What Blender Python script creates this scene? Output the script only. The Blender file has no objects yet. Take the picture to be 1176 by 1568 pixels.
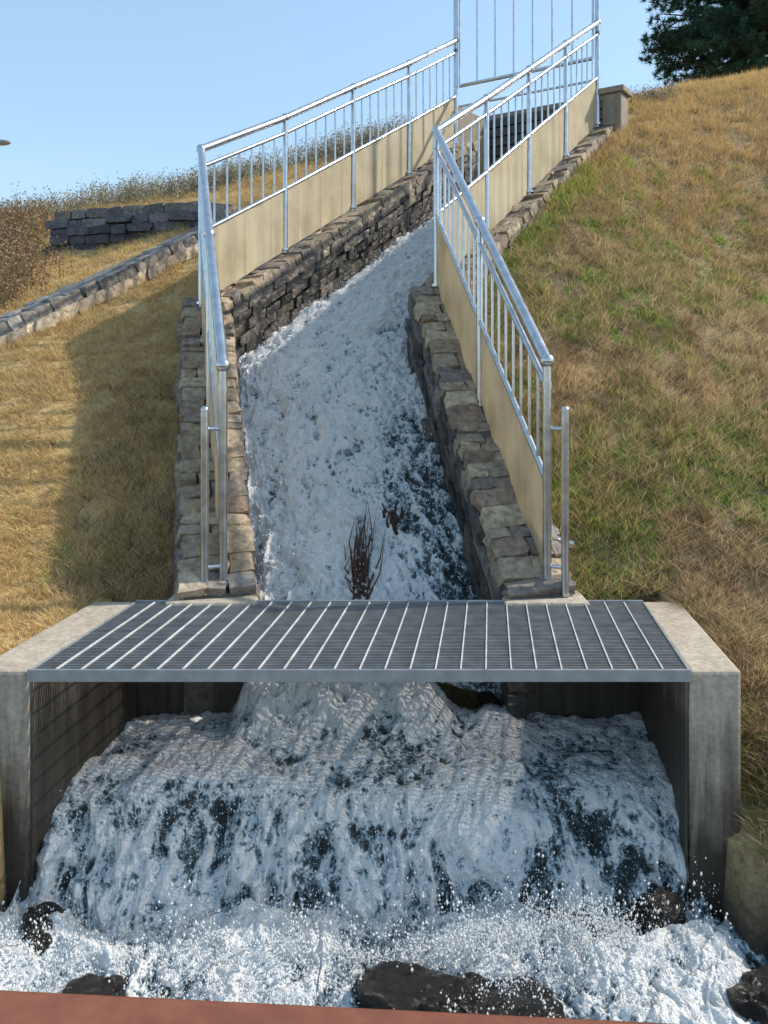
import bpy, math, numpy as np
from mathutils import Vector
rng=np.random.default_rng(7)
scene=bpy.context.scene
CAMZ=1.13
# ------------------------------------------------------------------ noise
PERM=np.random.default_rng(3).permutation(256)
VAL=np.random.default_rng(4).random(256)
def vnoise(p):
    pi=np.floor(p).astype(np.int64); f=p-pi; f=f*f*(3-2*f)
    r=0
    for dx in (0,1):
        for dy in (0,1):
            for dz in (0,1):
                h=PERM[(PERM[(PERM[(pi[...,0]+dx)&255]+pi[...,1]+dy)&255]+pi[...,2]+dz)&255]
                w=(f[...,0] if dx else 1-f[...,0])*(f[...,1] if dy else 1-f[...,1])*(f[...,2] if dz else 1-f[...,2])
                r=r+w*VAL[h]
    return r
def fbm(p,o=4,g=.5):
    a=1;s=0;t=0
    for i in range(o):
        s=s+a*vnoise(p*(2.03**i)+17.3*i); t+=a; a*=g
    return s/t
def ridge(p,o=3,k=3.0): return np.clip(1-np.abs(2*fbm(p,o)-1)*k,0,1)
def P3(x,y,z=0): return np.stack([x,y,np.zeros_like(x)+z],-1)
def sstep(a,b,x):
    t=np.clip((x-a)/(b-a),0,1); return t*t*(3-2*t)
# ------------------------------------------------------------------ materials
def newmat(name):
    m=bpy.data.materials.new(name); m.use_nodes=True
    nt=m.node_tree; b=nt.nodes['Principled BSDF']; return m,nt,b
def noise_node(nt,vec,scale,detail=6,rough=.6,dist=0,out='Fac'):
    n=nt.nodes.new('ShaderNodeTexNoise'); n.inputs['Scale'].default_value=scale
    n.inputs['Detail'].default_value=detail; n.inputs['Roughness'].default_value=rough
    n.inputs['Distortion'].default_value=dist
    nt.links.new(vec,n.inputs['Vector']); return n.outputs[out]
def N(nt,t): return nt.nodes.new(t)
def ramp(nt,fac,stops):
    r=nt.nodes.new('ShaderNodeValToRGB'); e=r.color_ramp.elements
    while len(e)<len(stops): e.new(.5)
    for i,(p,c) in enumerate(stops):
        e[i].position=p; e[i].color=(c if len(c)==4 else (*c,1))
    nt.links.new(fac,r.inputs['Fac']); return r.outputs['Color']
def mix(nt,fac,a,b,mode='MIX'):
    n=nt.nodes.new('ShaderNodeMixRGB'); n.blend_type=mode
    for k,v in (('Fac',fac),('Color1',a),('Color2',b)):
        if isinstance(v,bpy.types.NodeSocket): nt.links.new(v,n.inputs[k])
        else: n.inputs[k].default_value=v if k=='Fac' else (*v,1)
    return n.outputs['Color']
def math_(nt,op,a,b=0,clamp=False):
    n=nt.nodes.new('ShaderNodeMath'); n.operation=op; n.use_clamp=clamp
    for i,v in enumerate((a,b)):
        if isinstance(v,bpy.types.NodeSocket): nt.links.new(v,n.inputs[i])
        else: n.inputs[i].default_value=v
    return n.outputs[0]
def mrange(nt,v,a,b,c,d):
    m=N(nt,'ShaderNodeMapRange'); nt.links.new(v,m.inputs['Value'])
    for k,x in zip(('From Min','From Max','To Min','To Max'),(a,b,c,d)): m.inputs[k].default_value=x
    return m.outputs[0]
def bump(nt,b,h,strength=.4,dist=.01):
    n=nt.nodes.new('ShaderNodeBump'); n.inputs['Strength'].default_value=strength
    n.inputs['Distance'].default_value=dist
    nt.links.new(h,n.inputs['Height']); nt.links.new(n.outputs[0],b.inputs['Normal'])
def coord(nt): return nt.nodes.new('ShaderNodeTexCoord').outputs['Object']
def attr(nt,name,out='Color'):
    a=nt.nodes.new('ShaderNodeAttribute'); a.attribute_name=name; return a.outputs[out]
def mixtrans(nt,b,col,f):
    t=N(nt,'ShaderNodeBsdfTranslucent')
    if isinstance(col,bpy.types.NodeSocket): nt.links.new(col,t.inputs['Color'])
    else: t.inputs['Color'].default_value=(*col,1)
    ms=N(nt,'ShaderNodeMixShader')
    if isinstance(f,bpy.types.NodeSocket): nt.links.new(f,ms.inputs[0])
    else: ms.inputs[0].default_value=f
    nt.links.new(b.outputs[0],ms.inputs[1]); nt.links.new(t.outputs[0],ms.inputs[2])
    nt.links.new(ms.outputs[0],nt.nodes['Material Output'].inputs['Surface'])
def mat_vcol(name,rough=.8,noise_scale=30,amt=.5,bstr=.4,bdist=.008,translucent=0):
    m,nt,b=newmat(name); c=coord(nt)
    col=attr(nt,'Col'); n=noise_node(nt,c,noise_scale)
    v=ramp(nt,n,[(.25,(1-amt,)*3),(.75,(1+amt*.5,)*3)])
    nt.links.new(mix(nt,1.0,col,v,'MULTIPLY'),b.inputs['Base Color'])
    b.inputs['Roughness'].default_value=rough
    if bstr: bump(nt,b,n,bstr,bdist)
    if translucent: mixtrans(nt,b,col,translucent)
    return m
M_stone=mat_vcol('stone',.8,22,.7,.8,.018)
M_stonewet=mat_vcol('wet_stone',.38,22,.7,.8,.018)
M_grass=mat_vcol('grass_blades',.8,3,.25,0,translucent=.3)
M_leaf=mat_vcol('leaves',.7,3,.2,0,translucent=.2)
M_bark=mat_vcol('bark',.9,12,.5,.6,.02)
def mat_concrete(name,zoff=0.,dark=.85,tint=1.0):
    m,nt,b=newmat(name); c=coord(nt)
    n1=noise_node(nt,c,2.2,8,.65); n2=noise_node(nt,c,40,6,.7)
    mp=N(nt,'ShaderNodeMapping'); mp.inputs['Scale'].default_value=(9,9,.7); nt.links.new(c,mp.inputs[0])
    n3=noise_node(nt,mp.outputs[0],1.7,6,.65,.5)
    T=lambda r:tuple(x*tint for x in r)
    base=ramp(nt,n1,[(.3,T((.31,.25,.18))),(.55,T((.45,.38,.29))),(.75,T((.54,.47,.37)))])
    base=mix(nt,.4,base,ramp(nt,n2,[(.3,T((.15,.13,.11))),(.6,T((.58,.52,.44)))]))
    sx=N(nt,'ShaderNodeSeparateXYZ'); nt.links.new(c,sx.inputs[0])
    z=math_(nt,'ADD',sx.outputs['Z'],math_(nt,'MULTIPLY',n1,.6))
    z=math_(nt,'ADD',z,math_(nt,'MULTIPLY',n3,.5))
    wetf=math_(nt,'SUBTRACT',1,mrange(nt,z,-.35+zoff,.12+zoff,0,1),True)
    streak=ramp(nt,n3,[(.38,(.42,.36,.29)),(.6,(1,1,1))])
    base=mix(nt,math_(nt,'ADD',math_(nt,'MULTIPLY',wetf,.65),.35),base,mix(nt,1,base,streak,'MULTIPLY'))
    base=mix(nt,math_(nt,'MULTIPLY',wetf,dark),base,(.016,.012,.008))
    nt.links.new(base,b.inputs['Base Color'])
    nt.links.new(mrange(nt,wetf,0,1,.85,.6),b.inputs['Roughness'])
    bump(nt,b,n2,.6,.008); return m
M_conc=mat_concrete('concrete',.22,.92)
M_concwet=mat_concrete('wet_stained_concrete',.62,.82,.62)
def mat_steel(name,col=(.62,.64,.66),rough=.28,metal=.95):
    m,nt,b=newmat(name); c=coord(nt)
    n=noise_node(nt,c,14,5,.6)
    nt.links.new(ramp(nt,n,[(.3,tuple(x*.7 for x in col)),(.7,col)]),b.inputs['Base Color'])
    b.inputs['Metallic'].default_value=metal
    nt.links.new(mrange(nt,n,0,1,rough*.6,rough*1.5),b.inputs['Roughness']); return m
M_steel=mat_steel('stainless_steel',(.66,.67,.68),.22)
M_galv=mat_steel('galvanized_steel',(.25,.265,.275),.5,.6)
def mat_panel():
    m,nt,b=newmat('cream_panel'); c=coord(nt)
    mp=N(nt,'ShaderNodeMapping'); mp.inputs['Scale'].default_value=(6,6,1.0); nt.links.new(c,mp.inputs[0])
    n=noise_node(nt,mp.outputs[0],2,6,.65); n2=noise_node(nt,c,3,5,.6)
    col=ramp(nt,n,[(.3,(.55,.45,.28)),(.5,(.66,.57,.39)),(.75,(.71,.63,.45))])
    col=mix(nt,.45,col,ramp(nt,n2,[(.35,(.44,.36,.22)),(.6,(.72,.63,.46))]))
    nt.links.new(col,b.inputs['Base Color']); b.inputs['Roughness'].default_value=.5
    mixtrans(nt,b,col,.38); return m
M_panel=mat_panel()
def mat_water():
    m,nt,b=newmat('foaming_water'); c=coord(nt)
    foam_tone=attr(nt,'foam_tone','Fac')
    n0=noise_node(nt,c,14,4,.6,.8); n1=noise_node(nt,c,42,4,.65,.6); n2=noise_node(nt,c,150,2,.6)
    # distorted lace cells
    nc=noise_node(nt,c,9,3,.6,0,'Color')
    vs=N(nt,'ShaderNodeVectorMath'); vs.operation='SCALE'; vs.inputs['Scale'].default_value=.14; nt.links.new(nc,vs.inputs[0])
    va=N(nt,'ShaderNodeVectorMath'); va.operation='ADD'; nt.links.new(c,va.inputs[0]); nt.links.new(vs.outputs[0],va.inputs[1])
    mp=N(nt,'ShaderNodeMapping'); mp.inputs['Scale'].default_value=(1,.75,.6); nt.links.new(va.outputs[0],mp.inputs[0])
    def lace(sc,wd):
        v=N(nt,'ShaderNodeTexVoronoi'); v.feature='DISTANCE_TO_EDGE'; v.inputs['Scale'].default_value=sc; nt.links.new(mp.outputs[0],v.inputs['Vector'])
        return mrange(nt,v.outputs['Distance'],0,wd,1,0)
    L1=lace(17,.34); L2=lace(44,.36)
    f=math_(nt,'ADD',foam_tone,math_(nt,'MULTIPLY',math_(nt,'SUBTRACT',n0,.5),.7))
    f=math_(nt,'ADD',f,math_(nt,'MULTIPLY',math_(nt,'SUBTRACT',n1,.5),1.0))
    f=math_(nt,'ADD',f,math_(nt,'MULTIPLY',math_(nt,'SUBTRACT',n2,.5),.5))
    f=math_(nt,'ADD',f,math_(nt,'MULTIPLY',math_(nt,'SUBTRACT',L1,.5),.34))
    f=math_(nt,'ADD',f,math_(nt,'MULTIPLY',math_(nt,'SUBTRACT',L2,.5),.26))
    col=ramp(nt,f,[(.20,(.035,.045,.048)),(.35,(.11,.15,.17)),(.48,(.33,.41,.46)),(.59,(.70,.76,.79)),(.75,(.95,.95,.94))])
    nt.links.new(col,b.inputs['Base Color'])
    nt.links.new(mrange(nt,f,.35,.7,.05,.32),b.inputs['Roughness']); b.inputs['IOR'].default_value=1.33
    h=math_(nt,'ADD',math_(nt,'ADD',math_(nt,'MULTIPLY',n0,.7),math_(nt,'MULTIPLY',n1,.8)),math_(nt,'MULTIPLY',n2,.35))
    h=math_(nt,'ADD',h,math_(nt,'MULTIPLY',L2,.18))
    bump(nt,b,h,1.0,.022)
    mixtrans(nt,b,(.8,.88,.92),mrange(nt,f,.3,.7,.05,.22)); return m
M_water=mat_water()
def mat_drop():
    m,nt,b=newmat('water_spray_drops'); c=coord(nt); n=noise_node(nt,c,50)
    nt.links.new(ramp(nt,n,[(.3,(.78,.83,.86)),(.7,(.95,.95,.95))]),b.inputs['Base Color']); b.inputs['Roughness'].default_value=.12
    mixtrans(nt,b,(.9,.93,.95),.35); return m
M_drop=mat_drop()
def mat_rock():
    m,nt,b=newmat('wet_rock'); c=coord(nt); n=noise_node(nt,c,11,8,.75)
    nt.links.new(ramp(nt,n,[(.3,(.006,.005,.005)),(.7,(.035,.026,.02))]),b.inputs['Base Color']); b.inputs['Roughness'].default_value=.2
    bump(nt,b,n,1.,.05); return m
M_rock=mat_rock()
def mat_red():
    m,nt,b=newmat('red_brown_paint'); c=coord(nt); n=noise_node(nt,c,25,7,.7)
    nt.links.new(ramp(nt,n,[(.3,(.14,.045,.022)),(.7,(.22,.075,.035))]),b.inputs['Base Color']); b.inputs['Roughness'].default_value=.4
    bump(nt,b,n,.15,.003); return m
M_red=mat_red()
def mat_ground():
    m,nt,b=newmat('ground'); c=coord(nt)
    n1=noise_node(nt,c,1.2,7,.6); n2=noise_node(nt,c,30,6,.75)
    sx=N(nt,'ShaderNodeSeparateXYZ'); nt.links.new(c,sx.inputs[0])
    gold=ramp(nt,n2,[(.3,(.28,.18,.07)),(.65,(.58,.41,.18))])
    oliv=ramp(nt,n2,[(.3,(.15,.10,.05)),(.65,(.42,.31,.16))])
    col=mix(nt,mrange(nt,sx.outputs['X'],0,1,0,1),gold,oliv)
    damp=mrange(nt,math_(nt,'ADD',sx.outputs['Z'],math_(nt,'MULTIPLY',n1,.4)),-.75,-.45,1,0)
    col=mix(nt,damp,col,ramp(nt,n2,[(.3,(.03,.022,.015)),(.65,(.11,.08,.05))]))
    nt.links.new(col,b.inputs['Base Color']); b.inputs['Roughness'].default_value=.95
    bump(nt,b,n2,.8,.02); return m
M_ground=mat_ground()
# ------------------------------------------------------------------ mesh helpers
def link(o,parent=None):
    scene.collection.objects.link(o)
    if parent: o.parent=parent
    return o
def empty(name):
    e=bpy.data.objects.new(name,None); e.empty_display_size=.2; return link(e)
def mesh_np(name,V,F,mat,col=None,attrs=None,parent=None,smooth=False):
    me=bpy.data.meshes.new(name); V=np.asarray(V,np.float32).reshape(-1,3); F=np.asarray(F,np.int32)
    k=F.shape[1]; me.vertices.add(len(V)); me.vertices.foreach_set('co',V.ravel())
    me.loops.add(F.size); me.loops.foreach_set('vertex_index',F.ravel())
    me.polygons.add(len(F)); me.polygons.foreach_set('loop_start',np.arange(0,F.size,k,dtype=np.int32))
    me.polygons.foreach_set('loop_total',np.full(len(F),k,np.int32))
    if col is not None:
        a=me.color_attributes.new('Col','FLOAT_COLOR','POINT'); c=np.ones((len(V),4),np.float32); c[:,:3]=col; a.data.foreach_set('color',c.ravel())
    for kx,v in (attrs or {}).items():
        a=me.attributes.new(kx,'FLOAT','POINT'); a.data.foreach_set('value',np.asarray(v,np.float32).ravel())
    me.update(calc_edges=True); me.validate()
    if smooth: me.polygons.foreach_set('use_smooth',np.ones(len(me.polygons),bool))
    me.materials.append(mat)
    return link(bpy.data.objects.new(name,me),parent)
def grid(name,P,mat,attrs=None,smooth=True,parent=None):
    n,m=P.shape[:2]; i=np.arange(n*m).reshape(n,m)
    F=np.stack([i[:-1,:-1],i[:-1,1:],i[1:,1:],i[1:,:-1]],-1).reshape(-1,4)
    return mesh_np(name,P.reshape(-1,3),F,mat,attrs=attrs,parent=parent,smooth=smooth)
class MB:
    def __init__(s): s.v=[];s.f=[];s.c=[];s.n=0
    def add(s,V,F,c=(.5,.5,.5)):
        V=np.asarray(V,float).reshape(-1,3)
        s.v.append(V); s.c.append(np.broadcast_to(np.asarray(c,float),V.shape)); s.f+= [tuple(int(i)+s.n for i in f) for f in F]; s.n+=len(V)
    def prism(s,poly,z0,z1,c=(.5,.5,.5)):
        n=len(poly); z0=np.broadcast_to(z0,n); z1=np.broadcast_to(z1,n)
        V=[(p[0],p[1],z0[i]) for i,p in enumerate(poly)]+[(p[0],p[1],z1[i]) for i,p in enumerate(poly)]
        F=[tuple(range(n-1,-1,-1)),tuple(range(n,2*n))]+[(i,(i+1)%n,n+(i+1)%n,n+i) for i in range(n)]
        s.add(V,F,c)
    def bar(s,p0,p1,w,h,c=(.5,.5,.5)):
        p0=np.array(p0,float);p1=np.array(p1,float);d=p1-p0;d/=np.linalg.norm(d)
        b=np.cross(d,(0,0,1)); b=b/np.linalg.norm(b) if np.linalg.norm(b)>1e-4 else np.array((1.,0,0)); u=np.cross(b,d)
        V=[p+b*i*w/2+u*j*h/2 for p in (p0,p1) for i,j in((-1,-1),(1,-1),(1,1),(-1,1))]
        s.add(V,[(3,2,1,0),(4,5,6,7),(0,1,5,4),(1,2,6,5),(2,3,7,6),(3,0,4,7)],c)
    def tube(s,pts,r,n=10,c=(.5,.5,.5)):
        pts=np.array(pts,float); rr=np.broadcast_to(r,len(pts)); V=[]
        for i,p in enumerate(pts):
            d=pts[min(i+1,len(pts)-1)]-pts[max(i-1,0)]; d/=np.linalg.norm(d)
            a=np.cross(d,(0,0,1)); 
            if np.linalg.norm(a)<.05: a=np.array((1.,0,0))
            a/=np.linalg.norm(a); b=np.cross(d,a)
            for k in range(n):
                t=2*math.pi*k/n; V.append(p+rr[i]*(a*math.cos(t)+b*math.sin(t)))
        m=len(pts); F=[(i*n+k,i*n+(k+1)%n,(i+1)*n+(k+1)%n,(i+1)*n+k) for i in range(m-1) for k in range(n)]
        F+=[tuple(range(n-1,-1,-1)),tuple(range((m-1)*n,m*n))]
        s.add(V,F,c)
    def ball(s,p,r,c=(.5,.5,.5),n=12,sq=1):
        V=[];F=[];m=7
        for i in range(m+1):
            a=math.pi*i/m
            for k in range(n):
                t=2*math.pi*k/n; V.append((p[0]+r*math.sin(a)*math.cos(t),p[1]+r*math.sin(a)*math.sin(t),p[2]+sq*r*math.cos(a)))
        F=[(i*n+k,(i+1)*n+k,(i+1)*n+(k+1)%n,i*n+(k+1)%n) for i in range(m) for k in range(n)]
        s.add(V,F,c)
    def make(s,name,mat,parent=None,smooth=False,bevel=0):
        me=bpy.data.meshes.new(name); V=np.concatenate(s.v); me.from_pydata(V.tolist(),[],s.f)
        a=me.color_attributes.new('Col','FLOAT_COLOR','POINT'); c=np.ones((len(V),4),np.float32); c[:,:3]=np.concatenate(s.c); a.data.foreach_set('color',c.ravel())
        me.validate(); me.materials.append(mat)
        if smooth:
            me.polygons.foreach_set('use_smooth',np.ones(len(me.polygons),bool)); me.set_sharp_from_angle(angle=math.radians(50))
        o=link(bpy.data.objects.new(name,me),parent)
        if bevel:
            b=o.modifiers.new('bevel','BEVEL'); b.width=bevel; b.segments=2; b.limit_method='ANGLE'
        return o
# ------------------------------------------------------------------ layout
LC=[np.array(p,float) for p in ((-.872,4.10,.05),(-1.47,6.5,1.80),(.93,9.64,4.09))]
RC=[np.array(p,float) for p in ((.832,4.10,.05),(.42,6.42,1.93),(2.40,8.80,4.03))]
LI=[np.array(p,float) for p in ((-.672,4.05,.02),(-1.24,6.40,1.78),(1.09,9.52,4.05),(1.6,10.2,4.5))]
RI=[np.array(p,float) for p in ((.632,4.05,.02),(.19,6.45,1.93),(2.25,8.93,4.0),(2.76,9.6,4.45))]
ctrl=np.array([(-1.25,4.15,-.02),(-1.6,5.3,.80),(-1.95,6.6,1.65),(-.99,7.62,2.38),(-.27,8.56,3.02),(.45,9.5,3.72),
(-1.83,7.9,2.5),(-3.1,6.3,1.42),(-4.2,5,.55),(-2.7,5.5,1.0),(-2,4.3,.1),(-1.6,3.6,-.04),(-3.5,3.8,-.1),(-7,4,-.1),(-7,6,.7),(-4.2,7,1.6),
(-3.5,8.8,2.6),(-6,8.5,2.1),(-5.6,11,3.3),(-2.5,10.7,3.8),(-3.9,10.7,3.55),(-1.65,10.6,3.97),(.11,11,4.55),(1.0,11.5,4.8),
(-3,14,3.6),(-7,14,3.0),(0,14,4.5),(4,14,5.3),(9,15,6.2),
(1.27,4.15,-.02),(1.13,5.3,.95),(.9,6.4,1.78),(1.27,6.9,2.35),(1.87,7.6,3.0),(2.68,8.6,3.88),
(3.02,10,4.66),(4.13,10.5,5.10),(5.39,11,5.5),(8.5,11.5,6.3),(3.5,7.2,2.27),(2.74,5.6,1.08),(1.9,3.9,.0),(1.78,3.4,-.2),(1.6,3.1,-.5),
(2.5,3,-.5),(1.8,2.6,-1.0),(4,3,-.4),(6,4.2,.2),(6,7,2.5),(8,9,4.4),(1.62,3.6,-.12),
(-1.9,3.1,-.15),(-2.5,2.5,-.9),(0,2,-1.3),(0,0,-1.4),(6,0,-1.4),(-6,0,-1.4),(-5,2.5,-.9),(6,2,-1.2),(0,3,-1.3)],float)
def _k(r): return np.where(r>1e-9,r*r*np.log(r+1e-9),0)*1.0
_A=_k(np.linalg.norm(ctrl[:,None,:2]-ctrl[None,:,:2],axis=-1))+np.eye(len(ctrl))*.02
_Pm=np.c_[np.ones(len(ctrl)),ctrl[:,:2]]
_S=np.block([[_A,_Pm],[_Pm.T,np.zeros((3,3))]]); _w=np.linalg.solve(_S,np.r_[ctrl[:,2],0,0,0])
def inpoly(x,y,poly):
    c=np.zeros(x.shape,bool); n=len(poly)
    for i in range(n):
        x0,y0=poly[i];x1,y1=poly[(i+1)%n]
        if y0==y1: continue
        c^=((y0>y)!=(y1>y))&(x<(x1-x0)*(y-y0)/(y1-y0)+x0)
    return c
def off(path,w):
    out=[]
    for i,p in enumerate(path):
        ds=[]
        if i>0: d=path[i][:2]-path[i-1][:2]; ds.append(d/np.linalg.norm(d))
        if i<len(path)-1: d=path[i+1][:2]-path[i][:2]; ds.append(d/np.linalg.norm(d))
        ns=[np.array((d[1],-d[0])) for d in ds]; n=sum(ns)/len(ns); n/=np.dot(n,n)
        out.append(np.r_[p[:2]+n*w,p[2]])
    return out
LCx=LC+[np.array((1.46,10.33,4.5))]; RCx=RC+[np.array((2.93,9.46,4.5))]
corr=[p[:2] for p in LCx]+[p[:2] for p in RCx[::-1]]
corr_out=[p[:2] for p in off(LCx,-.21)]+[p[:2] for p in off(RCx,.21)[::-1]]
basin=[(-1.5,2.7),(-1.44,4.22),(1.46,4.22),(1.31,2.7)]
basin_out=[(-1.64,2.7),(-1.54,4.2),(1.54,4.2),(1.42,2.7)]
def terrain(x,y,carve=True):
    sh=x.shape; x=x.ravel();y=y.ravel(); z=np.empty_like(x)
    for i in range(0,len(x),50000):
        r=np.hypot(x[i:i+50000,None]-ctrl[None,:,0],y[i:i+50000,None]-ctrl[None,:,1])
        z[i:i+50000]=_k(r)@_w[:-3]+_w[-3]+_w[-2]*x[i:i+50000]+_w[-1]*y[i:i+50000]
    d=np.hypot(x,y-7)
    z=z*(1-sstep(9,20,d))+np.where(y>3,2+ sstep(0,12,x)*3,-1.4)*sstep(9,20,d)
    z+= (fbm(P3(x*1.3,y*1.3),3)-.5)*.09+(fbm(P3(x*5,y*5),3)-.5)*.04
    z-=.07*sstep(4.6,4.2,y)*sstep(2.6,1.7,abs(x))
    z=z+( -1.45-z)*(1-sstep(2.7,2.98,y))
    if carve:
        ins=inpoly(x,y,corr); z=np.where(ins,np.minimum(z,.02+(y-4.1)*.73-1.15),z)
        z=np.where(inpoly(x,y,basin),-1.6,z)
    return z.reshape(sh)
def axis(lo,hi,st,far):
    a=np.arange(lo,hi,st); g=[];d=st
    x=hi
    while x<far: g.append(x); d*=1.35; x+=d
    h=[];d=st;x=lo-st
    while x>-far: h.append(x); d*=1.35; x-=d
    return np.r_[h[::-1],a,g]
ax=axis(-6.5,7.5,.06,600); ay=axis(1.5,13,.06,600)
X,Y=np.meshgrid(ax,ay); Z=terrain(X,Y)
grid('ground',np.stack([X,Y,Z],-1),M_ground)
def tz(x,y): return float(terrain(np.array([x],float),np.array([y],float),False)[0])
# ------------------------------------------------------------------ stones
def stone_variants(n=10,k=4,rough=.5):
    out=[]
    lin=np.linspace(-1,1,k+1); u,v=np.meshgrid(lin,lin)
    for s in range(n):
        V=[];F=[];b=0
        for axn in range(3):
            for sg in (-1,1):
                P=np.zeros(u.shape+(3,)); P[...,axn]=sg; P[...,(axn+1)%3]=u; P[...,(axn+2)%3]=v*sg
                V.append(P.reshape(-1,3)); i=np.arange(u.size).reshape(u.shape)+b
                F.append(np.stack([i[:-1,:-1],i[:-1,1:],i[1:,1:],i[1:,:-1]],-1).reshape(-1,4)); b+=u.size
        V=np.concatenate(V); F=np.concatenate(F)
        Vr=V*(1-.05*(np.sum(V**4,axis=1,keepdims=True)-1)/2)
        nn=np.stack([fbm(V*1.2+s*9.1+o,3) for o in (0,31,57)],-1)-.5
        out.append((Vr+nn*rough,F))
    return out
SV=stone_variants()
class Stones:
    def __init__(s): s.v=[];s.f=[];s.c=[];s.n=0
    def add(s,p,a,b,c,col):
        V,F=SV[rng.integers(len(SV))]
        M=np.array([a,b,c]); s.v.append(V@M+p); s.f.append(F+s.n); s.n+=len(V)
        s.c.append(np.broadcast_to(col,V.shape))
    def make(s,name,mat,parent): return mesh_np(name,np.concatenate(s.v),np.concatenate(s.f),mat,col=np.concatenate(s.c),parent=parent,smooth=False)
TAN=[(.44,.35,.25),(.37,.30,.22),(.29,.24,.20),(.50,.40,.28),(.24,.21,.18),(.40,.31,.21),(.32,.23,.17)]
GREY=[(.30,.28,.25),(.24,.22,.20),(.36,.33,.29),(.2,.18,.16)]
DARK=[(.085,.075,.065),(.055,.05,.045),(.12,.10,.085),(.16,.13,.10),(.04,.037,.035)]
def build_wall(name,path,width,pal,inner,irows=5,orows=2,core_down=1.3,inner_pal=DARK,wetin=True,h=.125,sl=(.14,.34),jit=.6,cl=(.07,.17)):
    root=empty(name)
    Lp=off(path,-width/2+.03); Rp=off(path,width/2-.03)
    core=MB()
    for i in range(len(path)-1):
        q=[Lp[i],Lp[i+1],Rp[i+1],Rp[i]]; z=np.array([a[2] for a in q])
        core.prism([a[:2] for a in q],z-core_down,z-.04,(.12,.10,.08))
    core.make('mortar_core',M_stone,root)
    top=Stones(); fi=Stones()
    for i in range(len(path)-1):
        p0,p1=path[i],path[i+1]; L=np.linalg.norm(p1-p0); d=(p1-p0)/L; dh=np.r_[d[:2],0]; dh/=np.linalg.norm(dh); n=np.array((dh[1],-dh[0],0)); up=np.cross(n,d); up*=np.sign(up[2])
        t=0.0
        while t<L:
            st=rng.uniform(*cl); c=p0+d*(t+st/2)
            r=rng.random()
            cuts=[0,rng.uniform(.3,.7),1] if r<.6 else ([0,1] if r<.75 else [0,rng.uniform(.25,.4),rng.uniform(.6,.75),1])
            for k in range(len(cuts)-1):
                w=(cuts[k+1]-cuts[k])*width; o=(cuts[k]+cuts[k+1])/2*width-width/2
                col=np.array(pal[rng.integers(len(pal))])*rng.uniform(.75,1.15)
                ti=rng.normal(0,.10)*jit; e=rng.normal(0,.011)*jit; yw=rng.normal(0,.10)*jit
                top.add(c+n*(o+rng.normal(0,.010)*jit)+up*(e-.045), d*(st/2*.97)+up*ti*st+n*yw*st/2, n*(w/2*.97)-d*yw*w/2+up*rng.normal(0,.010)*jit, up*.055,col)
            t+=st
        for side,rows in ((inner,irows),(-inner,orows)):
            hh=h
            for r in range(rows):
                t=-rng.uniform(0,.15)
                while t<L:
                    st=rng.uniform(*sl); c=p0+d*(t+st/2)+n*side*(width/2-.035+rng.normal(0,.012))-np.array((0,0,.09+hh*(r+.5)+rng.normal(0,.006)))
                    if side==inner: col=np.array(inner_pal[rng.integers(len(inner_pal))])*rng.uniform(.6,1.3)*(2.0 if r==0 else (1.4 if r==1 else 1))  # top rows lighter: sunlit streaks painted into the stone colour
                    else: col=np.array(pal[rng.integers(len(pal))])*rng.uniform(.6,1.1)
                    (fi if side==inner and wetin else top).add(c,d*(st/2*.98),n*.05,np.array((0,0,hh/2*rng.uniform(.85,1.02))),col)
                    t+=st
    top.make('coping_stones',M_stone,root)
    if fi.n: fi.make('face_stones',M_stonewet,root)
    return root
build_wall('stone_channel_wall',LC,.40,TAN,1,irows=7,h=.09,sl=(.08,.26))
build_wall('stone_channel_wall',RC,.40,TAN,-1,irows=7,orows=3,h=.09,sl=(.08,.26))
gp=[]
for x,y in ((-5.05,4.4),(-4.05,5.52),(-3.25,6.50),(-2.6,7.28),(-1.9,8.08)):
    gp.append(np.array((x,y,tz(x,y)+.14)))
build_wall('stone_gutter_wall',gp,.50,GREY,1,irows=2,orows=2,core_down=.6,inner_pal=[(.24,.2,.15),(.3,.24,.17),(.19,.16,.13)],wetin=False,sl=(.12,.26),jit=.4,cl=(.1,.2))
rp=[np.array((-3.75,9.05,3.10)),np.array((-2.2,8.75,3.14)),np.array((-1.7,8.4,3.05))]
build_wall('stone_retaining_wall',rp,.25,[(.2,.19,.18),(.15,.14,.14),(.26,.23,.2)],1,irows=4,orows=1,core_down=.9,inner_pal=[(.06,.06,.07),(.09,.085,.09)],wetin=False,jit=.2,h=.1,cl=(.15,.3))  # face stones dark bluish: the wall's shadow painted into their colour
# ------------------------------------------------------------------ water
nt_,ns_=1100,240
tt=np.linspace(0,1,nt_)
tk=np.array([0,.36,.85,1.0])
def pe(path):
    P=np.array(path); Q=np.stack([np.interp(tt,tk,P[:,k]) for k in range(3)],-1)
    k=33; pad=np.r_[np.repeat(Q[:1],k,0)+(Q[:1]-Q[1:2])*np.arange(k,0,-1)[:,None],Q,np.repeat(Q[-1:],k,0)+(Q[-1:]-Q[-2:-1])*np.arange(1,k+1)[:,None]]
    ker=np.ones(2*k+1)/(2*k+1)
    return np.stack([np.convolve(pad[:,c],ker,'valid') for c in range(3)],-1)
A=pe(LI);B=pe(RI); ss=np.linspace(-.04,1.04,ns_)
P=A[:,None]*(1-ss[None,:,None])+B[:,None]*ss[None,:,None]
S=np.broadcast_to(ss[None],P.shape[:2]); T=np.broadcast_to((tt*8.5)[:,None],P.shape[:2])
P[...,2]-=.50
wx=S*1.5+(fbm(P3(S*4,T*3),3)-.5)*.3; wy=T+(fbm(P3(S*4+40,T*3),3)-.5)*.3
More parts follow.
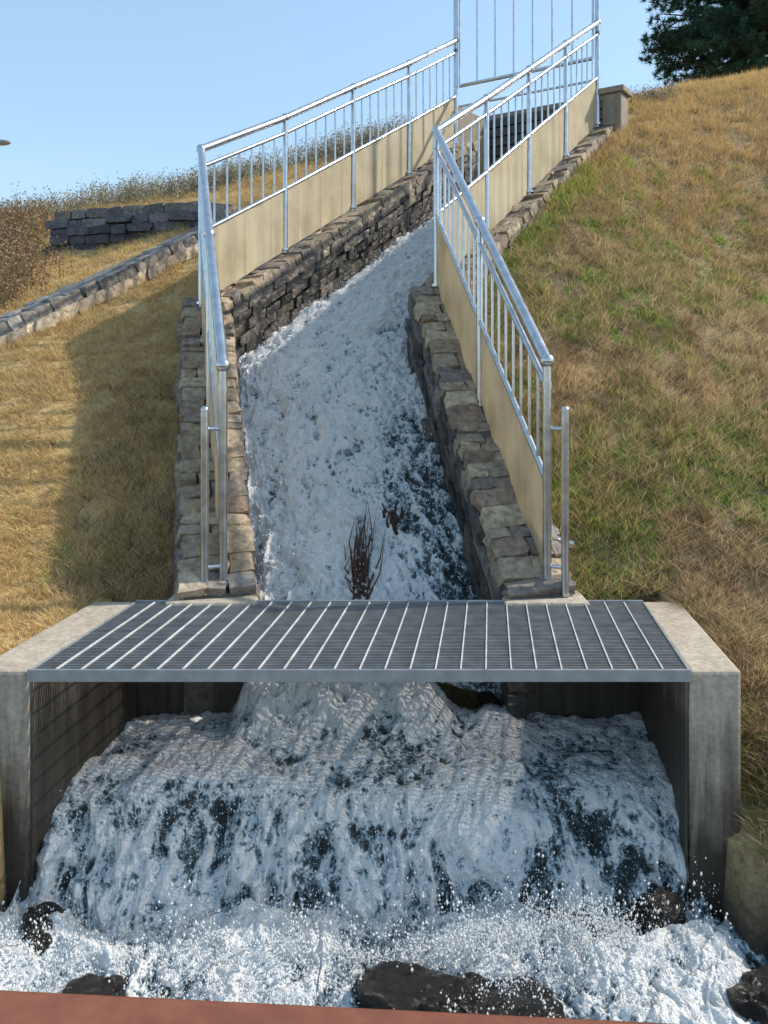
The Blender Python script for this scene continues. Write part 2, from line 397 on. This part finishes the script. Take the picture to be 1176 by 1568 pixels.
big=fbm(P3(wx*3.2+5,wy*2.0),3); md=fbm(P3(wx*11+9,wy*7),4); fn=fbm(P3(wx*34+9,wy*24),3)
l1=ridge(P3(wx*9+33,wy*6),3); l2=ridge(P3(wx*22+3,wy*15),3)
foam_tone=.75+.5*(big-.5)+.7*(md-.5)+.22*(l1-.5)+.22*(l2-.5)+.5*(fn-.5)
foam_tone-= .52*sstep(.58,.93,S+.3*(big-.5))*sstep(3.0,1.2,T)  # shade from the right wall and panels, painted as less foam
foam_tone+=.10*sstep(2.4,4,T)+.25*sstep(.14,0,S)*sstep(3,1.5,T)  # whiter strip along the left edge is sunlight painted as extra foam
mound=.08*np.sin(np.clip(S,0,1)*math.pi)
P[...,2]+=mound-.03+.13*(big-.5)+.09*(md-.5)+.015*(l1-.5)+.012*l2+.045*(fn-.5)
P[...,1]-=.05*(md-.5)+.04*(fn-.5)
P[...,0]+=.03*(fbm(P3(wx*20+60,wy*16),2)-.5)
grid('channel_water',P,M_water,{'foam_tone':foam_tone})
# basin + cascade
prof=np.array([(4.10,-.60),(3.75,-.60),(3.50,-.585),(3.40,-.60),(3.32,-.65),(3.25,-.73),(3.17,-.83),(3.08,-.95),(2.98,-1.08)])
sl=np.r_[0,np.cumsum(np.hypot(*np.diff(prof,axis=0).T))]
nv,nu=420,760
tv=np.linspace(0,sl[-1],nv); yy=np.interp(tv,sl,prof[:,0]); zz=np.interp(tv,sl,prof[:,1])
k=8; ker=np.ones(2*k+1)/(2*k+1); yy=np.convolve(np.pad(yy,k,'edge'),ker,'valid'); zz=np.convolve(np.pad(zz,k,'edge'),ker,'valid')
xl=np.interp(yy,[2.98,3.1,3.25,4.1],[-1.56,-1.47,-1.385,-1.29]); xr=np.interp(yy,[2.98,3.1,3.25,4.1],[1.33,1.27,1.225,1.345])
u=np.linspace(0,1,nu); X=xl[:,None]*(1-u)+xr[:,None]*u; Yg=np.broadcast_to(yy[:,None],X.shape).copy(); Zg=np.broadcast_to(zz[:,None],X.shape).copy()
fall=sstep(3.47,3.22,Yg)
T=np.broadcast_to(tv[:,None],X.shape)
w1=(fbm(P3(X*3,T*3),3)-.5)*.22; w2=(fbm(P3(X*5+9,T*5),3)-.5)*.16
Xw=X+w1;Tw=T+w2
st1=fbm(P3(Xw*8,Tw*4+2),4); st2=fbm(P3(Xw*26,Tw*8+7),3); clump=fbm(P3(Xw*2.6+3,Tw*2.4),3); st3=fbm(P3(Xw*60,Tw*9+7),2)
r1=ridge(P3(Xw*7,Tw*4.5+2),3,3.0); r2=ridge(P3(Xw*17+5,Tw*9),3,3.0)
jet=np.exp(-((Yg-4.05)/.26)**2)*sstep(-.82,-.64,X)*sstep(.42,.15,X)
jet2=np.exp(-((Yg-4.0)/.2)**2)*sstep(.1,.3,X)*sstep(.75,.6,X)*.4
c1=fbm(P3(Xw*7,Yg*7),4)-.5; c2=fbm(P3(X*26,Yg*26),3)-.5
Zg+=.24*jet+.15*jet2+(1-fall)*(c1*.08+c2*.03)+jet*(c1*.20+c2*.06)
out=fall*((st1-.5)*.15+(st2-.5)*.05+(clump-.5)*.18+.03*r1+.02*r2+.015*(st3-.5))
Yg-=out*.9; Zg+=out*.35
foam_tone=(1-fall)*(.47+.6*(clump-.5)+.9*c1+.5*c2)+fall*(.475+.65*(clump-.5)+.42*(r1-.45)+.32*(r2-.45)+.75*(st1-.5)+.5*(st2-.5)+.5*(st3-.5))
foam_tone+=jet*.20+.10*np.exp(-((X+.15)/.6)**2)
foam_tone-=.18*sstep(.35,.7,X)*fall*sstep(1.25,1.0,X)
foam_tone+=.2*sstep(-.92,-1.05,Zg)
grid('cascade_water',np.stack([X,Yg,Zg],-1),M_water,{'foam_tone':foam_tone})
# river pool
px=np.r_[np.linspace(-6,-2.0,120),np.linspace(-1.99,1.99,900),np.linspace(2.0,6,120)]; py=np.r_[np.linspace(.0,2.35,90),np.linspace(2.354,3.14,240)]; X,Yg=np.meshgrid(px,py)
wx=X+(fbm(P3(X*4,Yg*4),3)-.5)*.3; wy=Yg+(fbm(P3(X*4+30,Yg*4),3)-.5)*.3
b1=fbm(P3(wx*2.3+3,wy*2.3),3); b2=fbm(P3(wx*8+8,wy*8),4); b3=fbm(P3(wx*30,wy*30+8),3); b4=ridge(P3(wx*16,wy*16+3),3)
nearfall=np.exp(-((Yg-2.94)/.15)**2)*sstep(-2.6,-1.4,X)*sstep(2.2,1.3,X)
Zg=-1.02+.10*(b1-.5)+.12*(b2-.5)+.05*(b3-.5)+.012*b4+.09*nearfall*(.3+1.4*b1)
X2=X+.05*(fbm(P3(wx*10+77,wy*10),3)-.5); Y2=Yg+.05*(fbm(P3(wx*10+7,wy*10+50),3)-.5)
foam_tone=.34+1.3*(b1-.5)+.9*(b2-.5)+.34*nearfall+.5*(b3-.5)+.25*(b4-.5)
grid('river_water',np.stack([X2,Y2,Zg],-1),M_water,{'foam_tone':foam_tone})
O8=np.array([(1,0,0),(0,1,0),(-1,0,0),(0,-1,0),(0,0,1.),(0,0,-1.)])
F8=np.array([(0,1,4),(1,2,4),(2,3,4),(3,0,4),(1,0,5),(2,1,5),(3,2,5),(0,3,5)])
def spray(p,rmin,rmax,pw=5):
    n=len(p); r=rmin+(rmax-rmin)*rng.random(n)**pw
    st=np.stack([np.ones(n),np.ones(n),1+rng.random(n)*1.3],-1)*r[:,None]
    V=p[:,None]+O8[None]*st[:,None]; Fa=F8[None]+np.arange(n)[:,None,None]*6
    return V.reshape(-1,3),Fa.reshape(-1,3)
def plumes(ne,k,xlo,xhi,y0,z0,vmax,sc):
    out=[]
    for _ in range(ne):
        x=rng.uniform(xlo,xhi); q=vnoise(np.array([[x*2.3,4.2,0]]))[0]*(1-.6*sstep(.8,1.2,np.array(x)))
        e=np.array((x,y0+rng.normal(0,.06),z0)); vz=vmax*(.3+1.1*q)*rng.uniform(.4,1)
        vd=np.array((rng.normal(0,.25),-abs(rng.normal(0,.35)),vz))
        v=vd[None]+rng.normal(0,.15,(k,3))*vz*.7; t=rng.random((k,1))*(2*vz/9.8)*rng.uniform(.5,1)
        out.append(e+v*t+np.array((0,0,-4.9))*t*t+rng.normal(0,sc,(k,3)))
    p=np.concatenate(out); return p[(p[:,0]>-1.75)&(p[:,0]<1.27)&(p[:,2]>-1.1)]
pa=plumes(560,150,-1.55,1.16,2.93,-1.01,1.75,.010)
pb=plumes(260,90,-1.5,1.1,2.74,-1.02,1.2,.012)
n=26000; i=rng.integers(0,nt_,n); s=rng.uniform(0.03,.97,n); pc=A[i]*(1-s[:,None])+B[i]*s[:,None]; pc[:,2]+=-.47+np.abs(rng.normal(0,.04,n))+.08*np.sin(s*math.pi)
n=9000; x=rng.uniform(-1.35,1.15,n); t=rng.random(n); pd=np.stack([x,3.32-.35*t-abs(rng.normal(0,.03,n)),-.59-.4*t**1.5+rng.normal(0,.03,n)],-1)
n=12000; x=rng.uniform(-1.6,1.25,n); q=fbm(P3(x*4,x*0+3),3); pe_=np.stack([x,2.90+rng.normal(0,.09,n),-1.0+np.abs(rng.normal(0,.07,n))*(.3+1.5*sstep(.35,.65,q))],-1)
Vs=[];Fs=[];o=0
for p,a,b in ((pa,.0009,.0055),(pb,.0010,.0055),(pc,.001,.0055),(pd,.0008,.004),(pe_,.001,.007)):
    V,F=spray(p,a,b); Vs.append(V);Fs.append(F+o);o+=len(V)
mesh_np('water_spray',np.concatenate(Vs),np.concatenate(Fs),M_drop,smooth=True)
RV=stone_variants(5,16,.0)
def rock(p,s,seed):
    V,F=RV[0]; V=V/np.linalg.norm(V,axis=1,keepdims=True)**.8
    q=fbm(V*1.1+seed,3)[:,None]; V=V*(.5+.9*q+.35*np.abs(2*fbm(V*2.2+seed*3,4)[:,None]-1))*np.array(s)+np.array(p)
    return mesh_np('river_rock',V,F,M_rock,smooth=False)
rock((.14,2.69,-.99),(.20,.10,.10),3.3)
rock((.42,2.66,-1.03),(.20,.12,.10),8.8)
rock((-.98,2.70,-1.02),(.12,.10,.09),12.1)
rock((1.36,2.70,-1.0),(.17,.12,.10),21.7)
rock((-1.28,2.95,-.97),(.09,.10,.11),31.9)
rock((1.68,3.02,-.85),(.14,.2,.22),44.9)
rock((1.62,2.86,-.97),(.16,.12,.12),51.2)
rock((1.05,3.02,-.93),(.10,.08,.10),61.2)
rock((.72,3.0,-.98),(.09,.08,.09),65.2)
# ------------------------------------------------------------------ basin concrete
cb=MB()
cb.prism([(-1.64,3.10),(-1.408,3.10),(-1.294,4.10),(-1.52,4.10)],-1.7,0.0)
cb.prism([(1.210,3.10),(1.415,3.10),(1.545,4.10),(1.344,4.10)],-1.7,0.0)
cb.prism([(-1.52,4.107),(-.68,4.107),(-.68,4.26),(-1.52,4.26)],-1.7,-.045)
cb.prism([(.64,4.107),(1.545,4.107),(1.545,4.26),(.64,4.26)],-1.7,-.045)
cb.prism([(-1.13,4.02),(-.66,4.02),(-.66,4.28),(-1.13,4.28)],-.042,.015)
cb.prism([(.62,4.02),(1.06,4.02),(1.06,4.28),(.62,4.28)],-.042,.015)
cbo=cb.make('concrete_basin',M_conc,bevel=.014)
lb=MB()
lb.prism([(-1.405,3.115),(-1.397,3.115),(-1.284,4.09),(-1.292,4.09)],-1.7,-.04)
lb.prism([(1.199,3.115),(1.207,3.115),(1.341,4.09),(1.333,4.09)],-1.7,-.04)
lb.prism([(-1.28,4.095),(-.68,4.095),(-.68,4.105),(-1.28,4.105)],-1.7,-.05)
lb.prism([(.64,4.095),(1.33,4.095),(1.33,4.105),(.64,4.105)],-1.7,-.05)
lb.prism([(-1.39,3.30),(1.19,3.30),(1.28,4.09),(-1.27,4.09)],-1.69,-.78)
lb.make('basin_lining',M_concwet,cbo)
# grate
gr=empty('steel_grate')
g=MB()
def gx(s,y):
    f=(y-3.09)/.98; return (-1.40+f*.112)*(1-s)+(1.203+f*.142)*s
nb=52
for i in range(nb):
    y=3.105+i*(.96/(nb-1)); g.bar((gx(0,y),y,-.012),(gx(1,y),y,-.012),.0085,.03)
g.make('bearing_bars',M_galv,gr)
g=MB()
for i in range(1,26):
    s=i/26; g.bar((gx(s,3.10),3.10,.004),(gx(s,4.06),4.06,.004),.005,.010)
g.make('cross_rods',mat_steel('rod_steel',(.75,.75,.73),.5,.3),gr)
g=MB()
g.bar((gx(0,3.09)-.004,3.085,-.012),(gx(1,3.09)+.004,3.085,-.012),.012,.048)
g.bar((gx(0,4.07),4.075,-.012),(gx(1,4.07),4.075,-.012),.012,.05)
for s in (0,1): g.bar((gx(s,3.092),3.092,-.008),(gx(s,4.06),4.06,-.008),.010,.034)
for s in (.333,.667): g.bar((gx(s,3.10),3.10,-.035),(gx(s,4.06),4.06,-.035),.03,.012)
g.make('edge_frame',mat_steel('frame_steel',(.36,.38,.39),.5,.5),gr,bevel=.002)
# ------------------------------------------------------------------ railings
def lerp(a,b,t): return a+(b-a)*t
def railing(name,foot,top,npk):
    root=empty(name); st=MB(); pk=MB(); pn=MB()
    foot=[np.array(f,float) for f in foot]; top=[np.array((f[0],f[1],t),float) for f,t in zip(foot,top)]
    H=[t[2]-f[2] for f,t in zip(foot,top)]
    for i,(f,t) in enumerate(zip(foot,top)):
        st.tube([f-(0,0,.03),t-(0,0,.02)],.024,14); st.ball(t,.040)
        st.tube([f+(0,0,-.01),f+(0,0,.012)],.045,14)
        st.tube([t-(0,0,.15),t-(0,0,.11)],.029,14)
    for i in range(len(foot)-1):
        st.tube([top[i],top[i+1]],.031,16)
        a=[top[i]-(0,0,.14*H[i]/1.2),top[i+1]-(0,0,.14*H[i+1]/1.2)]
        b=[foot[i]+(0,0,.46*H[i]),foot[i+1]+(0,0,.46*H[i+1])]
        st.tube(a,.018,10); st.tube(b,.018,10)
        n=npk[i]
        for k in range(1,n):
            t=k/n; pk.tube([lerp(b[0],b[1],t),lerp(a[0],a[1],t)],.0095,8)
        f0,f1=foot[i],foot[i+1]; d=f1-f0; dh=d[:2]/np.linalg.norm(d[:2]); nn=np.array((dh[1],-dh[0],0))
        m=30; V=[];F=[]
        for k in range(m+1):
            t=.02+.96*k/m; w=.004*math.sin(k*1.1+i)+.006*math.sin(k*.45+i)+(.006 if k%10==5 else 0)
            lo=lerp(f0,f1,t)+nn*w+(0,0,.0); hi=lerp(b[0],b[1],t)+nn*w*.5-(0,0,.012)
            for z in (lo,hi): V.append(z-nn*.003)
            for z in (lo,hi): V.append(z+nn*.003)
        for k in range(m):
            j=4*k; F+=[(j,j+4,j+5,j+1),(j+2,j+3,j+7,j+6),(j+1,j+5,j+7,j+3),(j,j+2,j+6,j+4)]
        F+=[(0,1,3,2),(4*m,4*m+2,4*m+3,4*m+1)]
        pn.add(V,F)
    st.make('posts_and_rails',M_steel,root,smooth=True); pk.make('pickets',M_steel,root,smooth=True); pn.make('panels',M_panel,root)
    return root
Lf=[(-.857,4.17,.075),(-1.19,5.34,.93),(-1.517,6.5,1.81),(-.917,7.286,2.39),(-.317,8.07,2.96),(.283,8.86,3.53),(.883,9.64,4.10)]
Lt=[1.235,2.16,3.09,3.62,4.20,4.77,5.37]
Rf=[(.868,4.17,.075),(.65,5.31,1.0),(.43,6.45,1.95),(.92,7.03,2.48),(1.409,7.61,3.01),(1.899,8.19,3.53),(2.388,8.77,4.05)]
Rt=[1.26,2.24,3.226,3.705,4.20,4.70,5.19]
RL=railing('channel_railing',Lf,Lt,[9,9,7,7,7,7])
RR=railing('channel_railing',Rf,Rt,[9,9,6,6,6,6])
for root,x,xs in ((RL,-.857,-.945),(RR,.868,.955)):
    m=MB(); m.tube([(xs,4.13,.02),(xs,4.13,1.0)],.022,14); m.ball((xs,4.13,1.0),.022)
    for z in (.9,.17): m.tube([(x,4.17,z),(xs,4.13,z)],.012,8)
    m.make('end_post',M_steel,root,smooth=True)
m=MB(); m.tube([(.90,4.45,.42),(.93,4.25,.30),(1.02,4.22,.27)],.018,12); m.tube([(.90,4.40,.34),(.93,4.2,.22)],.012,10)
m.make('brace_pipe',M_steel,RR,smooth=True)
gt=empty('steel_gate'); m=MB(); a=np.array((.883,9.64,0)); b=np.array((2.388,8.77,0))
for p,z0 in ((a,4.1),(b,4.05)): m.tube([p+(0,0,z0),p+(0,0,6.25 if p is b else 5.93)],.029,14)
m.ball(a+(0,0,5.93),.036)
a2=a+(b-a)*.03; b2=a+(b-a)*.97
for z in (5.88,4.80): m.tube([a2+(0,0,z),b2+(0,0,z)],.022,12)
m.tube([a2+(0,0,4.55),b2+(0,0,4.55)],.014,12)
for k in range(0,8):
    p=lerp(a2,b2,k/7); m.tube([p+(0,0,4.80),p+(0,0,5.88)],.012,8)
m.make('gate_frame',M_steel,gt,smooth=True)
# inlet
ih=MB(); d=np.array((.61,.79))
def q_(s,t): p=a[:2]+(b-a)[:2]*s+d*t; return (p[0],p[1])
ih.prism([q_(1.03,.0),q_(1.03,.22),q_(1.15,.22),q_(1.15,.0)],3.3,4.37)
ih.prism([q_(-.14,.1),q_(-.14,.9),q_(-.02,.9),q_(-.02,.1)],3.3,4.62)
ih.prism([q_(-.14,.903),q_(-.14,1.05),q_(.98,1.05),q_(.98,.903)],3.0,4.60)
ih.prism([q_(1.01,-.03),q_(1.01,.26),q_(1.17,.26),q_(1.17,-.03)],4.373,4.44)
ih.prism([q_(-.16,.86),q_(-.16,1.1),q_(.98,1.1),q_(.98,.86)],4.623,4.69)
io=ih.make('concrete_inlet',mat_concrete('weathered_concrete',-5,.5,.65),bevel=.01)
il=MB()
for k in range(7): il.prism([q_(0,.80),q_(0,.88),q_(1,.88),q_(1,.80)],3.75+k*.125,3.75+k*.125+.105,(.10,.085,.07))
o=il.make('stop_logs',M_bark); o.parent=io
# ------------------------------------------------------------------ grass
def blades(x,y,h,w,col,lean=.5,name='grass',mat=M_grass):
    n=len(x); z=terrain(x,y,False)
    th=rng.uniform(0,2*math.pi,n); dx=np.cos(th)*w/2; dy=np.sin(th)*w/2
    lx=rng.normal(0,lean,n)*h; ly=rng.normal(0,lean,n)*h-.1*h
    V=np.empty((n,3,3)); V[:,0]=np.stack([x-dx,y-dy,z-.005],-1); V[:,1]=np.stack([x+dx,y+dy,z-.005],-1); V[:,2]=np.stack([x+lx,y+ly,z+h],-1)
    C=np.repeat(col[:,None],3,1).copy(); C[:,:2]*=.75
    return mesh_np(name,V.reshape(-1,3),np.arange(3*n).reshape(-1,3),mat,col=C.reshape(-1,3))
n=620000
yy=3.0+9.2*rng.random(n)**1.35; xx=rng.uniform(-.56,.56,n)*(yy+.6)
ok=~(inpoly(xx,yy,corr_out)|inpoly(xx,yy,basin_out)|(yy<3.0)); xx=xx[ok];yy=yy[ok]
keep=rng.random(len(xx))<.12+.88*sstep(.38,.52,fbm(P3(xx*8+5,yy*8),3)); xx=xx[keep];yy=yy[keep]; n=len(xx)
cl=fbm(P3(xx*1.6,yy*1.6),4); fine=fbm(P3(xx*11,yy*11),3); mid=fbm(P3(xx*4+50,yy*4),3)
side=sstep(0,1.2,xx)
gold=np.array((.85,.59,.24)); straw=np.array((.90,.68,.36)); brown=np.array((.30,.19,.10)); tan=np.array((.76,.58,.34)); green=np.array((.26,.36,.07))
r=rng.random(n)[:,None]
cL=gold*(1-r)+straw*r; cR=tan*(1-r)+straw*r*.95
col=cL*(1-side[:,None])+cR*side[:,None]
bm=np.clip(sstep(.50,.38,fine)*.7*(.35+.75*side)+sstep(.5,.36,mid)*.6*side,0,1)[:,None]; col=col*(1-bm)+brown*bm  # brown patches on the right bank include clump shadows painted into blade colour
gm=(sstep(.47,.58,cl)*side*(rng.random(n)<.33)*sstep(8.2,6.0,yy))[:,None]*.9; col=col*(1-gm)+green*gm
up=(side*sstep(6.4,8.6,yy+1.5*(cl-.5)))[:,None]*.75; col=col*(1-up)+(gold*.95)*up
col*=rng.uniform(.65,1.2,n)[:,None]
h=(.014+.032*rng.random(n))*(.4+1.6*fine)*(1+.45*side); w=.0035+.0006*yy
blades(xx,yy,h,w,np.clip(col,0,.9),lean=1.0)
cx=[]
for _ in range(1500):
    y=3.6+4.6*rng.random()**1.3; x=rng.uniform(.9,.56*(y+.6))
    if fbm(P3(np.array([x*1.6]),np.array([y*1.6])),2)[0]>.52: cx.append((x,y,rng.uniform(.02,.055)))
for _ in range(90):
    t=rng.random(); p=lerp(RC[1],RC[2],t*.7) if rng.random()<.7 else lerp(RC[0],RC[1],t); cx.append((p[0]+.24+rng.random()*.3,p[1]-.15*rng.random(),rng.uniform(.05,.10)))
for _ in range(7): cx.append((-1.35-rng.random()*.5,4.2+rng.random()*.3,.05))
cx=np.array(cx); k=50; px=np.repeat(cx[:,0],k)+rng.normal(0,1,len(cx)*k)*np.repeat(cx[:,2],k)*.8; py=np.repeat(cx[:,1],k)+rng.normal(0,1,len(cx)*k)*np.repeat(cx[:,2],k)*.8
ok=~(inpoly(px,py,corr_out)|inpoly(px,py,basin_out)); hh=np.repeat(cx[:,2],k)[ok]; px=px[ok];py=py[ok]; n=len(px)
col=np.array((.26,.42,.06))*rng.uniform(.6,1.6,n)[:,None]+np.array((.06,.03,0))*rng.random(n)[:,None]
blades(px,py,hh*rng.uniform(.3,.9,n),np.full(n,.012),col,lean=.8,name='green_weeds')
cx=[]
for _ in range(1000):
    y=3.5+6*rng.random()**1.4; x=rng.uniform(.9,.56*(y+.6)); cx.append((x,y))
for _ in range(200):
    t=rng.random(); p=lerp(LC[0],LC[1],t**1.4*.7); cx.append((p[0]-.24-abs(rng.normal(0,.25)),p[1]+rng.normal(0,.1)))
for _ in range(160):
    cx.append((1.55+abs(rng.normal(0,.2)),rng.uniform(3.0,4.2)))
cx=np.array(cx); k=45; px=np.repeat(cx[:,0],k)+rng.normal(0,.04,len(cx)*k); py=np.repeat(cx[:,1],k)+rng.normal(0,.04,len(cx)*k)
ok=~(inpoly(px,py,corr_out)|inpoly(px,py,basin_out)); cc=np.repeat(rng.random(len(cx)),k)[ok]; px=px[ok];py=py[ok]; n=len(px)
col=np.where((cc*.6+.4*rng.random(n))[:,None]<.6,np.array((.72,.54,.31)),np.array((.22,.13,.07)))*rng.uniform(.6,1.3,n)[:,None]
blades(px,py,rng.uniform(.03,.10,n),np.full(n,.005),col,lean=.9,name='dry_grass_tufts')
# ------------------------------------------------------------------ weeds / shrubs
_cx=np.linspace(-9,10,190);_cy=np.linspace(2.5,18,160);_gx,_gy=np.meshgrid(_cx,_cy);_gz=terrain(_gx,_gy,False)
def tz_fast(x,y): 
    i=int(np.clip(round((y-2.5)/15.5*159),0,159));j=int(np.clip(round((x+9)/19*189),0,189)); return _gz[i,j]
def weeds(name,pts,hlo,hhi,cols,nleaf=14,leaf=.03,spread=.15):
    V=[];C=[]
    for (x,y) in pts:
        z=tz_fast(x,y); h=rng.uniform(hlo,hhi); lx,ly=rng.normal(0,spread,2)*h; c=np.array(cols[rng.integers(len(cols))])*rng.uniform(.7,1.25)
        b=np.array((x,y,z-.03)); t=np.array((x+lx,y+ly,z+h)); th=rng.uniform(0,6.28); e=np.array((math.cos(th),math.sin(th),0))*.005
        V.append(np.array([b-e,b+e,t])); C.append(np.repeat((c*.7)[None],3,0))
        m=nleaf; s=rng.uniform(.15,1,m); P=b+(t-b)*s[:,None]+rng.normal(0,leaf*.9,(m,3))
        a=rng.normal(0,1,(m,3)); a/=np.linalg.norm(a,axis=1,keepdims=True); q=np.cross(a,rng.normal(0,1,(m,3))); q/=np.linalg.norm(q,axis=1,keepdims=True)
        V.append(np.stack([P,P+a*leaf,P+a*leaf*.5+q*leaf*.4],1).reshape(-1,3)); C.append(np.repeat(c*rng.uniform(.6,1.3,(m,1)),3,0))
    V=np.concatenate(V); mesh_np(name,V,np.arange(len(V)).reshape(-1,3),M_leaf,col=np.concatenate(C))
pts=[]
for _ in range(5200):
    x=-7+8.2*rng.random()**1.15; y=np.interp(x,[-7,-5.6,-2.5,.1,1.2],[11,11.0,10.7,11.0,11.5])+rng.normal(0,.3)
    if rng.random()<.35+.9*vnoise(np.array([[x*2.,0,0]]))[0]: pts.append((x,y))
weeds('dry_weeds_crest',pts,.10,.36,[(.40,.36,.25),(.30,.31,.19),(.48,.41,.29),(.28,.22,.15)],12,.035)
pts=[]
for _ in range(9000):
    y=rng.uniform(6.4,10.4); x=-.36*y-.9-rng.random()**.8*2.2+.35*rng.normal()
    if x>-3.9 and y>8.5: continue
    if y<8.5 and x>np.interp(y,[5.5,8.1],[-4.05,-1.9])-.75: continue
    pts.append((x,y))
weeds('brown_shrubs',pts,.15,.42,[(.34,.20,.11),(.42,.28,.15),(.22,.13,.08),(.32,.27,.13)],16,.035,.25)
pts=[(2.95+rng.random()*.8,10.1+rng.normal(0,.12)) for _ in range(220)]
weeds('dry_weeds_tuft',pts,.08,.22,[(.38,.32,.22),(.26,.22,.14)],8,.03)
# ------------------------------------------------------------------ pine tree
pt=empty('pine_tree'); tb=MB(); tuft=[]
tx,ty=9.3,18.5
base=np.array((tx,ty,4.5))
tr=[base+np.array((.05*math.sin(i),0,i*1.1)) for i in range(9)]; tb.tube(tr,np.linspace(.26,.05,9),10,(.12,.085,.06))
for i in range(330):
    zf=rng.uniform(0,1)**1.15; z=8.15+zf*5.4; ang=rng.uniform(0,2*math.pi); L=3.35*min(1,.66+1.5*zf)*(1-zf**2*.7)*rng.uniform(.78,1.04)
    p0=np.array((tx,ty,z)); mid=p0+np.array((math.cos(ang)*L*.5,math.sin(ang)*L*.5,.12+rng.normal(0,.1))); e=p0+np.array((math.cos(ang)*L,math.sin(ang)*L,-.2+rng.normal(0,.2)+.3*zf))
    tb.tube([p0,mid,e],[.05,.03,.01],6,(.1,.07,.05))
    for k in range(int(12+L*9)):
        t=rng.uniform(.25,1.03)**.8; c=(p0*(1-t)**2+2*mid*t*(1-t)+e*t*t)+rng.normal(0,.17,3)*np.array((1,1,.7)); tuft.append(c)
tb.make('trunk_and_limbs',M_bark,pt)
tuft=np.array(tuft); k=44; n=len(tuft)*k; c=np.repeat(tuft,k,0)
a=rng.normal(0,1,(n,3)); a[:,2]+=.25; a/=np.linalg.norm(a,axis=1,keepdims=True); q=np.cross(a,rng.normal(0,1,(n,3))); q/=np.linalg.norm(q,axis=1,keepdims=True)
L=rng.uniform(.08,.18,n)[:,None]; V=np.stack([c-q*.010,c+q*.010,c+a*L],1)
tc=np.array((.03,.085,.05))*np.repeat(rng.uniform(.5,1.5,len(tuft)),k)[:,None]
mesh_np('needles',V.reshape(-1,3),np.arange(3*n).reshape(-1,3),M_leaf,col=np.repeat(tc,3,0),parent=pt)
# ------------------------------------------------------------------ street lamp
lm=MB(); lm.tube([(-16.6,30,-2),(-16.6,30,9.9),(-16.4,30,10.35),(-15.3,30,10.5)],[.09,.06,.05,.04],10)
lo=lm.make('street_lamp',M_galv,smooth=True)
lh=MB(); lh.ball((0,0,0),1,n=14,sq=1); o=lh.make('lamp_head',M_galv,lo,smooth=True); o.scale=(.38,.14,.11); o.location=(-14.65,30,10.42)
# ------------------------------------------------------------------ twigs
tw=MB()
def wz(y): return .02+(y-4.05)*.75-.38
for i in range(40):
    b0=np.array((-.14+rng.normal(0,.025),4.50+rng.normal(0,.05),0)); b0[2]=wz(b0[1])-.02
    e=b0+np.array((rng.normal(0,.06),rng.uniform(.10,.40),0)); e[2]=wz(e[1])+rng.uniform(-.02,.07)
    mdp=(b0+e)/2+rng.normal(0,.03,3); tw.tube([b0,mdp,e],[.008,.004,.0012],5,(.07,.03,.02))
for i in range(16):
    b0=np.array((.06+rng.normal(0,.02),4.9+rng.normal(0,.04),0)); b0[2]=wz(b0[1])-.01
    e=b0+rng.normal(0,.03,3)+(0,.05,.05); tw.tube([b0,(b0+e)/2+rng.normal(0,.01,3),e],[.012,.009,.004],5,(.05,.025,.02))
tw.make('twig_debris',M_bark)
# ------------------------------------------------------------------ bridge handrail
rl=MB(); rl.bar((-1.6,.885,.447),(1.6,.835,.328),.09,.05)
for x in (-1.3,1.3): rl.tube([(x,.87,-1.5),(x,.87,.375-x*.035)],.03,12)
rl.make('footbridge_handrail',M_red,bevel=.006)
# ------------------------------------------------------------------ light, sky, camera
w=bpy.data.worlds.new('World'); scene.world=w; w.use_nodes=True; nt=w.node_tree
bg=nt.nodes['Background']; sky=nt.nodes.new('ShaderNodeTexSky'); sky.sky_type='NISHITA'; sky.sun_disc=False
sd=Vector((.74,.13,.66)).normalized(); el=math.asin(sd.z); az=math.atan2(sd.x,sd.y)
sky.sun_elevation=el; sky.sun_rotation=az; sky.air_density=1.1; sky.dust_density=.8; sky.ozone_density=1.3
tc=nt.nodes.new('ShaderNodeTexCoord'); mp=nt.nodes.new('ShaderNodeMapping'); mp.inputs['Scale'].default_value=(1.2,1.2,5); nt.links.new(tc.outputs['Generated'],mp.inputs[0])
cn=noise_node(nt,mp.outputs[0],2.2,7,.6,.4); cf=ramp(nt,cn,[(.5,(0,0,0)),(.85,(.15,.15,.15))])
haze=mix(nt,1.0,sky.outputs[0],(1.4,2.2,2.8),'ADD')
nt.links.new(mix(nt,cf,haze,(6,6.4,6.8)),bg.inputs['Color'])
bg.inputs['Strength'].default_value=.145
s=bpy.data.lights.new('sun','SUN'); s.energy=5.0; s.angle=math.radians(1.0); s.color=(1,.91,.78)
so=bpy.data.objects.new('sun',s); link(so); so.rotation_euler=(-sd).to_track_quat('-Z','Y').to_euler()
cam=bpy.data.cameras.new('camera'); co=link(bpy.data.objects.new('camera',cam)); co.location=(0,0,CAMZ); co.rotation_euler=(math.radians(90),0,0)
cam.lens=27.55; cam.sensor_width=36; cam.shift_y=-.1237; cam.clip_end=2000; cam.clip_start=.05
scene.camera=co
scene.view_settings.view_transform='Standard'; scene.view_settings.look='None'; scene.view_settings.exposure=0
